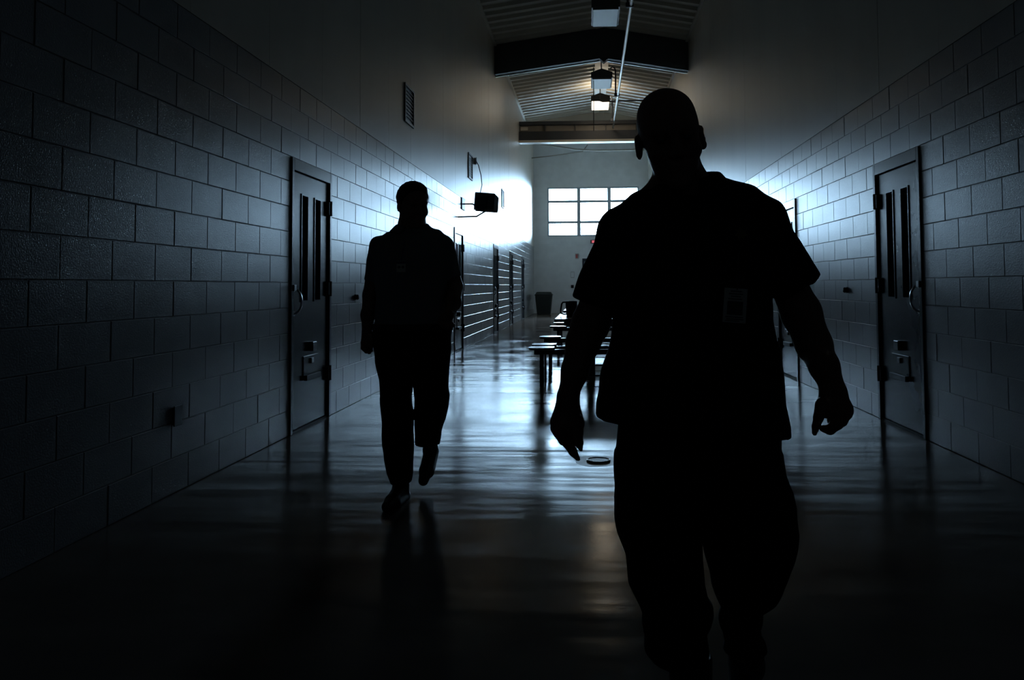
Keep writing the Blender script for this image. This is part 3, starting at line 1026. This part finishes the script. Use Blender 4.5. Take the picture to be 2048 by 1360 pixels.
        me.polygons.foreach_set('loop_start', np.arange(0, len(Q) * 4, 4, dtype=np.int32))
        me.polygons.foreach_set('loop_total', np.full(len(Q), 4, np.int32))
        me.polygons.foreach_set('use_smooth', np.ones(len(Q), bool))
        me.update(calc_edges=True)
        me.validate()
        return me


def P(px, py, Y):
    return np.array(at(px, py, Y), np.float32)


def Rm(px, Y):
    return px * Y / F_PX


def row(py, xl, xr, Y, ry, dy=0.0):
    a, b = at(xl, py, Y), at(xr, py, Y)
    return ((a.z + b.z) / 2, a.x, b.x, Y + dy, ry)


def head(fd, C, R, s=1.0, ear=1.0):
    """a head in its own frame: +x to picture right, -y the face, z up; C between the ears"""
    C = np.array(C, np.float32)

    def L(x, y, z):
        return C + np.array(R @ Vector((x * s, y * s, z * s)), np.float32)

    def E(c, r, k=0.015, minus=False, R2=None):
        fd.ell(L(*c), [q * s for q in r], k * s, R if R2 is None else R @ R2, minus)
    E((0, 0.018, 0.045), (0.0785, 0.098, 0.092), 0.01)      # cranium
    E((0, 0.020, 0.072), (0.073, 0.088, 0.066), 0.01)       # crown
    E((0, -0.03, 0.02), (0.066, 0.066, 0.080), 0.03)        # forehead and face
    E((0, -0.032, -0.044), (0.062, 0.067, 0.074), 0.03)     # jaw
    E((0, -0.078, -0.106), (0.027, 0.023, 0.021), 0.03)     # chin
    for sx in (-1, 1):
        E((sx * 0.034, -0.088, 0.008), (0.019, 0.014, 0.013), 0.02, True)    # eye sockets
        E((sx * 0.033, -0.0785, 0.0115), (0.0140, 0.0130, 0.0095), 0.003)      # eyelids over the eyeballs
        fd.cone(L(sx * 0.012, -0.096, 0.027), 0.008 * s, L(sx * 0.050, -0.080, 0.025), 0.008 * s, 0.012)   # brow
        E((sx * 0.044, -0.066, -0.028), (0.022, 0.020, 0.018), 0.025)        # cheekbones
        E((sx * 0.012, -0.104, -0.036), (0.010, 0.011, 0.009), 0.008)        # nostril wings
        RE = Matrix.Rotation(sx * math.radians(18), 3, 'Z') @ Matrix.Rotation(math.radians(-8), 3, 'X')
        E((sx * 0.084 * ear, 0.012, -0.002), (0.010, 0.020, 0.033), 0.006, R2=RE)   # ear
        E((sx * 0.090 * ear, 0.004, 0.000), (0.005, 0.010, 0.017), 0.006, True, RE)  # ear hollow
    fd.cone(L(0, -0.094, 0.018), 0.009 * s, L(0, -0.112, -0.031), 0.012 * s, 0.012)  # nose
    fd.cone(L(-0.019, -0.094, -0.060), 0.0065 * s, L(0.019, -0.094, -0.060), 0.0065 * s, 0.008)   # upper lip
    fd.cone(L(-0.015, -0.092, -0.072), 0.0075 * s, L(0.015, -0.092, -0.072), 0.0075 * s, 0.008)   # lower lip
    return L


def part_obj(name, fd, m, root):
    return keep(link(name, fd.mesh(name), m), root)


def collar_ring(fd, C, rx, ry, drop, h, r, gap, tilt=0.0):
    """folded shirt collar: a band round the neck, open at the throat (towards -y)"""
    N_ = 76
    for i in range(N_):
        a0 = -math.pi / 2 + gap + (2 * math.pi - 2 * gap) * i / (N_ - 1)
        cx, cy = math.cos(a0), math.sin(a0)
        dz = drop * (0.5 - 0.5 * cy) - tilt * rx * cx               # lower at the throat
        top = C + np.array((rx * cx, ry * cy, h - dz), np.float32)
        bot = C + np.array((rx * 1.35 * cx, ry * 1.35 * cy, -h * 0.6 - dz), np.float32)
        fd.cone(top, r, bot, r, 0.008)


# ---- the big man in the black polo, walking towards the camera
Ym = 2.13
man = empty('person', (0.27, Ym, 0.0))
tag(man, 'bald broad man in a black polo striding close to the camera', 'person')
hb = 0.005
body = Field((-0.16, 1.72, -0.01), (0.80, 2.78, 1.76), hb)
RH = Matrix.Rotation(math.radians(-8.5), 3, 'Y') @ Matrix.Rotation(math.radians(8), 3, 'X')
Lh = head(body, P(1341, 283, Ym), RH, 1.0, 1.0)
body.chain([P(1354, 335, Ym + 0.05), P(1364, 385, Ym + 0.045), P(1385, 450, Ym + 0.03)], [0.064, 0.065, 0.09], 0.03)
body.cone(P(1362, 352, Ym + .03), 0.054, P(1418, 412, Ym + .04), 0.048, 0.02)     # trapezius
body.cone(P(1350, 365, Ym + .03), 0.046, P(1300, 408, Ym + .04), 0.045, 0.03)
body.loft([row(430, 1270, 1500, Ym, .07), row(500, 1245, 1525, Ym, .11), row(640, 1255, 1520, Ym, .12), row(800, 1255, 1535, Ym, .12), row(900, 1268, 1530, Ym, .095)], 0.04)
# picture-left arm
ey, wy = Ym + 0.05, Ym + 0.02
body.chain([P(1243, 468, Ym), P(1236, 490, Ym), P(1181, 648, ey)], [Rm(30, Ym), Rm(32, Ym), Rm(37, ey)], 0.012)
body.chain([P(1181, 648, ey), P(1166, 685, ey), P(1150, 742, wy), P(1137, 788, wy)], [Rm(37, ey), Rm(32.5, ey), Rm(26, wy), Rm(20.5, wy)], 0.015)
hy = wy - 0.01
w = lambda p: Rm(p, hy)
body.cone(P(1134, 796, hy), w(19), P(1122, 842, hy), w(20), 0.012, 0.75)
body.cone(P(1138, 796, hy), w(18), P(1147, 843, hy), w(21), 0.012, 0.75)
body.cone(P(1123, 846, hy), w(20), P(1146, 852, hy), w(20), 0.010, 0.75)
for (pts, rs, dz) in (([(1119, 862), (1135, 884), (1146, 904), (1156, 918)], [15, 11.5, 8.5, 5], -0.008),       # forefinger
                      ([(1113, 856), (1128, 880), (1143, 880), (1146, 866)], [13, 11, 9, 7.5], 0.018),
                      ([(1114, 850), (1128, 872), (1142, 873), (1145, 859)], [13, 10.5, 8.5, 7], 0.036),
                      ([(1116, 842), (1128, 862), (1140, 862), (1142, 850)], [11.5, 9, 8, 6.5], 0.052),
                      ([(1153, 842), (1155, 866), (1158, 886), (1162, 899)], [15, 11, 8.5, 4.5], -0.02)):       # thumb
    body.chain([P(a, b, hy + dz) for a, b in pts], [w(q) for q in rs], 0.005)
# picture-right arm
ey2, wy2 = Ym + 0.02, Ym - 0.05
body.chain([P(1528, 458, Ym), P(1540, 490, Ym), P(1602, 625, ey2)], [Rm(30, Ym), Rm(33, Ym), Rm(38, ey2)], 0.012)
body.chain([P(1602, 625, ey2), P(1628, 690, ey2), P(1648, 732, wy2), P(1667, 780, wy2)], [Rm(38, ey2), Rm(34, ey2), Rm(28, wy2), Rm(23, wy2)], 0.015)
hy = wy2 - 0.01
body.cone(P(1662, 790, hy), w(23), P(1653, 815, hy), w(20), 0.012, 0.75)
body.cone(P(1671, 790, hy), w(22), P(1684, 818, hy), w(20), 0.012, 0.75)
body.cone(P(1655, 815, hy), w(18), P(1684, 822, hy), w(20), 0.010, 0.75)
for (pts, rs, dz) in (([(1689, 826), (1674, 846), (1660, 860), (1645, 857)], [14, 13, 9.5, 7], -0.004),
                      ([(1692, 823), (1683, 842), (1668, 850), (1660, 840)], [13, 11.5, 9, 7], 0.018),
                      ([(1692, 818), (1685, 836), (1672, 843), (1664, 834)], [12, 10.5, 8.5, 7], 0.035),
                      ([(1690, 812), (1684, 828), (1673, 834), (1667, 826)], [11, 9.5, 8, 6.5], 0.050),
                      ([(1643, 808), (1637, 835), (1632, 852), (1629, 866)], [12.5, 10, 8, 5.5], -0.018)):
    body.chain([P(a, b, hy + dz) for a, b in pts], [w(q) for q in rs], 0.004)
# legs under the trousers
body.chain([P(1330, 920, Ym), P(1335, 1150, Ym - 0.03), P(1375, 1330, Ym - 0.02)], [0.075, 0.05, 0.038], 0.03)
kneeB = P(1490, 1140, Ym + 0.07)
ankB = P(1490, 1326, 2.46)
body.chain([P(1480, 920, Ym), kneeB, P(1482, 1235, 2.33), ankB], [0.075, 0.045, 0.036, 0.033], 0.01)
b_obj = part_obj('body', body, 'skin', man)
for sx in (-1, 1):
    me = bpy.data.meshes.new('eye')
    bm = bmesh.new()
    bmesh.ops.create_uvsphere(bm, u_segments=14, v_segments=10, radius=0.0115)
    bm.to_mesh(me); bm.free()
    o = link('eye', me, 'eye', None, True)
    o.location = Lh(sx * 0.033, -0.0795, 0.006)
    keep(o, man)

sh = Field((-0.12, 1.80, 0.70), (0.72, 2.46, 1.60), hb)
sh.loft([row(395, 1300, 1470, Ym, .085, .02), row(410, 1265, 1500, Ym, .10, .02), row(430, 1240, 1530, Ym, .115), row(455, 1228, 1546, Ym, .13), row(500, 1220, 1550, Ym, .145), row(560, 1220, 1546, Ym, .155),
         row(600, 1224, 1541, Ym, .16), row(640, 1227, 1543, Ym, .165), row(696, 1215, 1556, Ym, .17), row(741, 1202, 1560, Ym, .17), row(783, 1195, 1562, Ym, .17),
         row(806, 1188, 1565, Ym, .17), row(829, 1189, 1572, Ym, .17), row(851, 1194, 1578, Ym, .168), row(878, 1203, 1579, Ym, .168)], 0.02, 2.4)
sh.chain([P(1340, 385, Ym + .03), P(1283, 418, Ym + .02), P(1250, 455, Ym)], [0.042, 0.040, 0.060], 0.03)
sh.chain([P(1425, 378, Ym + .03), P(1490, 405, Ym + .02), P(1522, 438, Ym)], [0.036, 0.042, 0.062], 0.03)
# sleeves, cut square at the cuffs


def px_plane(a, b, Y, tilt=0.0):
    A, B2 = Vector(P(*a, Y)), Vector(P(*b, Y))
    dd = (B2 - A).normalized()
    nn = Vector((dd.z, 0, -dd.x))
    if nn.z > 0:
        nn = -nn
    return (np.array(A), np.array(nn))


pl = px_plane((1145, 591), (1224, 622), Ym)
sh.cone(P(1244, 470, Ym), Rm(48, Ym), P(1186, 622, Ym + .03), Rm(42, Ym), 0.025, 1.0, pl)
sh.cone(P(1205, 520, Ym), Rm(26, Ym), P(1163, 600, Ym + .02), Rm(20, Ym), 0.02, 1.6, pl)
pl = px_plane((1637, 547), (1556, 612), Ym)
sh.cone(P(1524, 452, Ym), Rm(50, Ym), P(1600, 590, Ym + .01), Rm(46, Ym), 0.025, 1.0, pl)
sh.cone(P(1575, 500, Ym), Rm(24, Ym), P(1624, 560, Ym), Rm(18, Ym), 0.02, 1.8, pl)
sh.ripple(0.0035, 14, 22, 1.0)
sh.cut(*px_plane((1190, 829), (1578, 869), Ym))
shirt = part_obj('polo_shirt', sh, 'shirt1', man)
co = Field((-0.0, 1.9, 1.28), (0.55, 2.4, 1.56), 0.004)
collar_ring(co, P(1374, 364, Ym + 0.03), 0.082, 0.085, 0.035, 0.020, 0.0085, 0.35, 0.16)
part_obj('collar', co, 'shirt1', man)

tr = Field((-0.08, 1.72, 0.12), (0.74, 2.72, 0.95), hb)
tr.loft([row(815, 1238, 1556, Ym, .15), row(870, 1231, 1560, Ym, .15), row(900, 1230, 1562, Ym, .145), row(958, 1234, 1566, Ym, .125), row(1000, 1262, 1555, Ym, .10), row(1040, 1320, 1500, Ym, .07), row(1065, 1370, 1450, Ym, .04)], 0.05, 2.3)
Yf = Ym - 0.03
tr.loft([row(905, 1231, 1404, Ym, .118), row(950, 1229, 1404, Ym, .122), row(993, 1226, 1406, Ym, .115), row(1031, 1229, 1405, Ym, .115), row(1062, 1236, 1402, Yf, .115), row(1107, 1250, 1405, Yf, .11), row(1165, 1257, 1408, Yf, .105),
         row(1196, 1271, 1416, Yf, .10), row(1210, 1278, 1426, Yf, .10), row(1226, 1284, 1428, Yf, .10), row(1243, 1284, 1424, Yf, .10), row(1258, 1288, 1414, Yf, .095), row(1272, 1292, 1415, Yf, .095),
         row(1299, 1291, 1417, Yf, .095), row(1316, 1302, 1413, Yf, .085), row(1330, 1338, 1409, Yf, .07)], 0.015, 2.3)
Yr = Ym + 0.04
tr.loft([row(905, 1404, 1561, Ym, .118), row(945, 1404, 1566, Ym, .122), row(981, 1404, 1584, Ym, .115), row(1012, 1404, 1592, Yr, .12), row(1062, 1404, 1595, Yr, .12), row(1090, 1407, 1590, Yr, .12), row(1115, 1411, 1584, Yr, .12), row(1146, 1420, 1573, Yr, .12),
         row(1172, 1425, 1560, Yr + .02, .12), row(1190, 1432, 1549, Yr + .03, .11), row(1211, 1442, 1523, Yr + .04, .09), row(1222, 1450, 1512, Yr + .05, .07)], 0.015, 2.2)
tr.chain([P(1485, 1165, Ym + .12), P(1482, 1235, 2.33), P(1489, 1300, 2.44), P(1493, 1322, 2.47)], [Rm(42, 2.25), Rm(36, 2.33), Rm(36, 2.44), Rm(33, 2.47)], 0.03)
tr.ripple(0.0035, 12, 26, 2.0)
part_obj('trousers', tr, 'pants', man)


def boot(name, ankle, heel, toe, root, r=0.048, top=None):
    ankle, heel, toe = (np.array(q, np.float32) for q in (ankle, heel, toe))
    lo = np.minimum(np.minimum(ankle, heel), toe) - 0.09
    hi = np.maximum(np.maximum(ankle, heel), toe) + 0.12
    fb = Field(lo, hi, 0.005)
    ball = heel + (toe - heel) * 0.68
    up = ankle - heel
    up = up / np.linalg.norm(up)
    if top is not None:
        fb.cone(ankle, r * 1.05, top, r * 1.1, 0.02)
    fb.cone(ankle, r, heel + up * 0.035, r * 0.72, 0.02)
    fb.cone(ankle + (ball - ankle) * 0.25, r * 0.85, ball + up * 0.032, r * 0.85, 0.02)
    fb.cone(ball + up * 0.032, r * 0.85, toe + up * 0.026, r * 0.62, 0.015)
    fb.cone(heel + up * 0.014, r * 0.72, ball + up * 0.012, r * 0.92, 0.01)
    fb.cut(heel, -up)
    return part_obj(name, fb, 'leather', root)


boot('boot', P(1383, 1395, Yf + 0.03), (P(1385, 1400, Yf + 0.07)[0], Yf + 0.07, 0.001), (P(1372, 1400, Yf - 0.17)[0], Yf - 0.19, 0.001), man, 0.05, P(1380, 1318, Yf))
tx = P(1488, 1340, 2.42)[0]
boot('boot', P(1494, 1330, 2.50), (tx + 0.01, 2.57, 0.115), (tx - 0.01, 2.36, 0.004), man, 0.047, P(1492, 1308, 2.45))

# embroidered star on his chest
mb = MB()
pc = P(1482, 468, 1.985)
pts = []
for k in range(14):
    a_ = math.pi / 2 + math.pi * k / 7
    rr = 0.017 if k % 2 == 0 else 0.010
    pts.append((pc[0] + rr * math.cos(a_), pc[2] + rr * math.sin(a_)))
mb.prism(pts, 1, pc[1] - 0.003, pc[1] + 0.03)
star = keep(mb.build('chest_emblem', 'thread'), man)

# ---- his identity card on a clip
yc = 1.925
bc = P(1470, 611, yc)
r = tag(empty('identity_badge', bc), 'white identity card with a dark photo clipped on the black polo', 'badge')
RB = Matrix.Rotation(math.radians(4.5), 3, 'Y')


def plate(name, x0, x1, z0, z1, y0, y1, m, root, C, RR, bev=0.0):
    mb = MB()
    mb.hexa([Vector(C) + RR @ Vector(q) for q in ((x0, y0, z0), (x1, y0, z0), (x1, y1, z0), (x0, y1, z0), (x0, y0, z1), (x1, y0, z1), (x1, y1, z1), (x0, y1, z1))])
    return keep(mb.build(name, m, bevel=bev), root)


plate('card', -.0265, .0265, -.040, .040, -.001, .001, 'card', r, bc, RB)
plate('photo', -.018, .018, -.022, .010, -.0016, .0, 'cardphoto', r, bc, RB)
for z, a_, b_ in ((.033, -.012, .014), (.027, -.016, .017), (.021, -.010, .012), (.015, -.017, .015), (-.027, -.021, .020), (-.032, -.018, .021), (-.036, -.021, .012)):
    plate('printed_line', a_, b_, z - .0013, z + .0013, -.0016, .0, 'cardink', r, bc, RB)
pcl = P(1478, 556, yc + 0.01)
mb = MB().tube([pcl + np.array((0, -.006, 0)), pcl + np.array((0, .012, 0))], 0.012, 16)
keep(mb.build('clip_reel', 'hinge'), r)
mb = MB().tube([P(1476, 508, 1.965), P(1476, 530, 1.945), P(1478, 552, yc + .004), P(1474, 580, yc)], 0.002, 6)
keep(mb.build('clip_strap', 'cable'), r)

# ---- the walking man in the grey polo
Yw = 4.50
man2 = empty('person', (-0.93, Yw, 0.0))
tag(man2, 'short-haired man in a grey polo and dark trousers walking along the left wall', 'person')
h2 = 0.007
b2 = Field((-1.36, 3.95, -0.01), (-0.55, 5.15, 1.82), h2)
RH2 = Matrix.Rotation(math.radians(3), 3, 'Y') @ Matrix.Rotation(math.radians(33), 3, 'Z') @ Matrix.Rotation(math.radians(4), 3, 'X')
C2 = P(826, 413, Yw)
L2 = head(b2, C2, RH2, 0.98, 0.96)
b2.chain([P(825, 428, Yw + .02), P(824, 455, Yw + .03), P(826, 492, Yw + .02)], [0.070, 0.074, 0.09], 0.03)
b2.loft([row(470, 775, 882, Yw, .07), row(500, 760, 890, Yw, .10), row(580, 765, 885, Yw, .12), row(660, 762, 890, Yw, .12), row(700, 765, 890, Yw, .11)], 0.04)
r_ = lambda p: Rm(p, Yw)
b2.chain([P(758, 497, Yw), P(741, 590, Yw + .03), P(736, 630, Yw), P(734, 662, Yw - .02)], [r_(20), r_(15), r_(13.5), r_(10)], 0.02)
for (pts, rs, dz) in (([(734, 664), (734, 684)], [10.5, 12], 0), ([(728, 684), (727, 696), (733, 704)], [6, 5, 4], -.01), ([(733, 686), (733, 699), (739, 705)], [6, 5, 4.2], .008),
                      ([(738, 685), (739, 697), (743, 701)], [5.5, 4.8, 4], .022), ([(742, 682), (743, 692), (742, 698)], [5, 4.2, 3.6], .034), ([(741, 672), (743, 686), (742, 694)], [5.5, 4.6, 3.6], -.025)):
    b2.chain([P(a, b, Yw - .03 + dz) for a, b in pts], [r_(q) for q in rs], 0.006, 0.9)
b2.chain([P(887, 497, Yw), P(909, 575, Yw + .03), P(907, 605, Yw - .08), P(899, 628, Yw - .17)], [r_(21), r_(17), r_(15), r_(10.5)], 0.02)
for (pts, rs, dz) in (([(898, 630), (890, 641)], [11, 13], 0), ([(897, 644), (905, 650), (900, 654)], [6, 5, 4], -.01), ([(892, 648), (899, 654), (893, 655)], [6, 5, 4.2], -.025),
                      ([(886, 648), (892, 654), (886, 654)], [5.5, 4.6, 4], -.038), ([(882, 644), (886, 650), (882, 650)], [5, 4.2, 3.6], -.05), ([(884, 634), (880, 642), (884, 648)], [5.5, 4.6, 3.6], .01)):
    b2.chain([P(a, b, Yw - .20 + dz) for a, b in pts], [Rm(q, Yw - .2) for q in rs], 0.006)
b2.chain([P(792, 690, Yw), P(795, 830, Yw - .03), P(802, 960, Yw)], [0.07, 0.045, 0.035], 0.02)
b2.chain([P(860, 690, Yw), P(863, 815, Yw + .06), P(862, 885, Yw + .33)], [0.07, 0.042, 0.034], 0.01)
part_obj('body', b2, 'skin', man2)
for sx in (-1, 1):
    me = bpy.data.meshes.new('eye')
    bm = bmesh.new()
    bmesh.ops.create_uvsphere(bm, u_segments=12, v_segments=8, radius=0.0113)
    bm.to_mesh(me); bm.free()
    o = link('eye', me, 'eye', None, True)
    o.location = L2(sx * 0.033, -0.0795, 0.006)
    keep(o, man2)
hr = Field(np.array(C2) - 0.16, np.array(C2) + 0.17, 0.005)
hr.ell(L2(0, 0.022, 0.050), (0.087, 0.106, 0.094), 0.0, RH2)
hr.ell(L2(0, -0.022, 0.098), (0.062, 0.07, 0.036), 0.02, RH2)
nf = np.array(RH2 @ Vector((0, -0.80, -0.60)))
hr.cut(np.array(L2(0, -0.070, 0.078)), nf)
nf = np.array(RH2 @ Vector((0, -0.35, -0.94)))
hr.cut(np.array(L2(0, 0.03, -0.010)), nf)
hr.ripple(0.002, 90, 120, 0.4)
part_obj('hair', hr, 'hair', man2)

s2 = Field((-1.34, 4.15, 0.88), (-0.58, 4.85, 1.60), h2)
s2.loft([row(458, 796, 858, Yw, .075, .02), row(467, 782, 870, Yw, .09, .01), row(477, 766, 888, Yw, .105), row(490, 756, 897, Yw, .12), row(510, 750, 900, Yw, .135), row(560, 751, 897, Yw, .145), row(600, 753, 894, Yw, .15),
         row(640, 752, 900, Yw, .155), row(652, 750, 903, Yw, .15), row(662, 752, 902, Yw, .145)], 0.02, 2.4)
s2.chain([P(812, 461, Yw + .02), P(778, 477, Yw + .01), P(763, 492, Yw)], [0.026, 0.032, 0.048], 0.02)
s2.chain([P(842, 458, Yw + .02), P(874, 472, Yw + .01), P(884, 488, Yw)], [0.026, 0.032, 0.048], 0.02)
pl = px_plane((722, 560), (756, 566), Yw)
s2.cone(P(760, 494, Yw), r_(22), P(744, 575, Yw + .02), r_(19), 0.02, 1.0, pl)
pl = px_plane((934, 548), (890, 562), Yw)
s2.cone(P(886, 493, Yw), r_(22.5), P(909, 570, Yw + .02), r_(20), 0.02, 1.0, pl)
s2.ripple(0.003, 14, 22, 4.0)
part_obj('polo_shirt', s2, 'shirt2', man2)
co = Field((-1.15, 4.3, 1.42), (-0.72, 4.75, 1.62), 0.005)
collar_ring(co, P(824, 453, Yw + 0.03), 0.084, 0.090, 0.03, 0.018, 0.0085, 0.35)
part_obj('collar', co, 'shirt2', man2)

t2 = Field((-1.30, 4.15, 0.08), (-0.60, 5.10, 1.0), h2)
t2.loft([row(652, 749, 904, Yw, .15), row(665, 747, 904, Yw, .15), row(700, 750, 901, Yw, .14), row(722, 755, 897, Yw, .12), row(745, 775, 875, Yw, .085), row(760, 800, 850, Yw, .05)], 0.035, 2.3)
t2.loft([row(690, 750, 822, Yw, .11), row(725, 752, 822, Yw, .108), row(757, 760, 823, Yw, .10), row(790, 762, 823, Yw - .02, .098), row(845, 765, 826, Yw - .03, .09), row(890, 765, 826, Yw - .02, .085), row(920, 769, 826, Yw, .082), row(945, 775, 825, Yw, .08), row(965, 783, 822, Yw, .078)], 0.015)
t2.loft([row(690, 824, 900, Yw, .11), row(725, 824, 900, Yw, .108), row(757, 825, 896, Yw, .10), row(775, 828, 896, Yw + .01, .10), row(790, 829, 899, Yw + .02, .10), row(815, 830, 895, Yw + .05, .10), row(840, 830, 890, Yw + .10, .10), row(865, 830, 882, Yw + .18, .10), row(888, 832, 879, Yw + .28, .085)], 0.015)
t2.ripple(0.003, 14, 26, 3.0)
part_obj('trousers', t2, 'pants', man2)
bl = Field((-1.30, 4.2, 0.86), (-0.60, 4.80, 1.0), h2)
bl.loft([row(646, 751, 903, Yw, .155), row(660, 749, 904, Yw, .155)], 0.0, 2.4, 0.008)
part_obj('belt', bl, 'leather', man2)
sx_ = P(797, 990, 4.5)[0]
boot('shoe', P(802, 972, Yw + .02), (sx_ + 0.02, Yw + .07, 0.001), (sx_ - 0.012, Yw - .18, 0.001), man2, 0.047)
px_ = P(860, 900, 4.85)[0]
boot('shoe', P(861, 896, 4.86), (px_ + 0.01, 4.93, 0.185), (px_ - 0.005, 4.72, 0.055), man2, 0.046)

bc = P(802, 532, Yw - 0.165)
r = tag(empty('identity_badge', bc), 'small white badge with two dark marks on the grey polo', 'badge')
RI = Matrix.Identity(3)
plate('card', -.024, .024, -.032, .028, -.001, .001, 'card', r, bc, RI)
plate('blue_band', -.024, .024, .012, .026, -.0018, .0, 'cardblue', r, bc, RI)
for sx in (-1, 1):
    cc = np.array(bc) + np.array((sx * 0.0105, 0, -0.006))
    keep(MB().tube([cc + np.array((0, -.002, 0)), cc], 0.0075, 14).build('dark_mark', 'cardink'), r)
keep(MB().tube([P(802, 524, Yw - .165), P(806, 500, Yw - .14), P(812, 470, Yw - .09)], 0.0025, 6).build('lanyard', 'cardblue'), r)
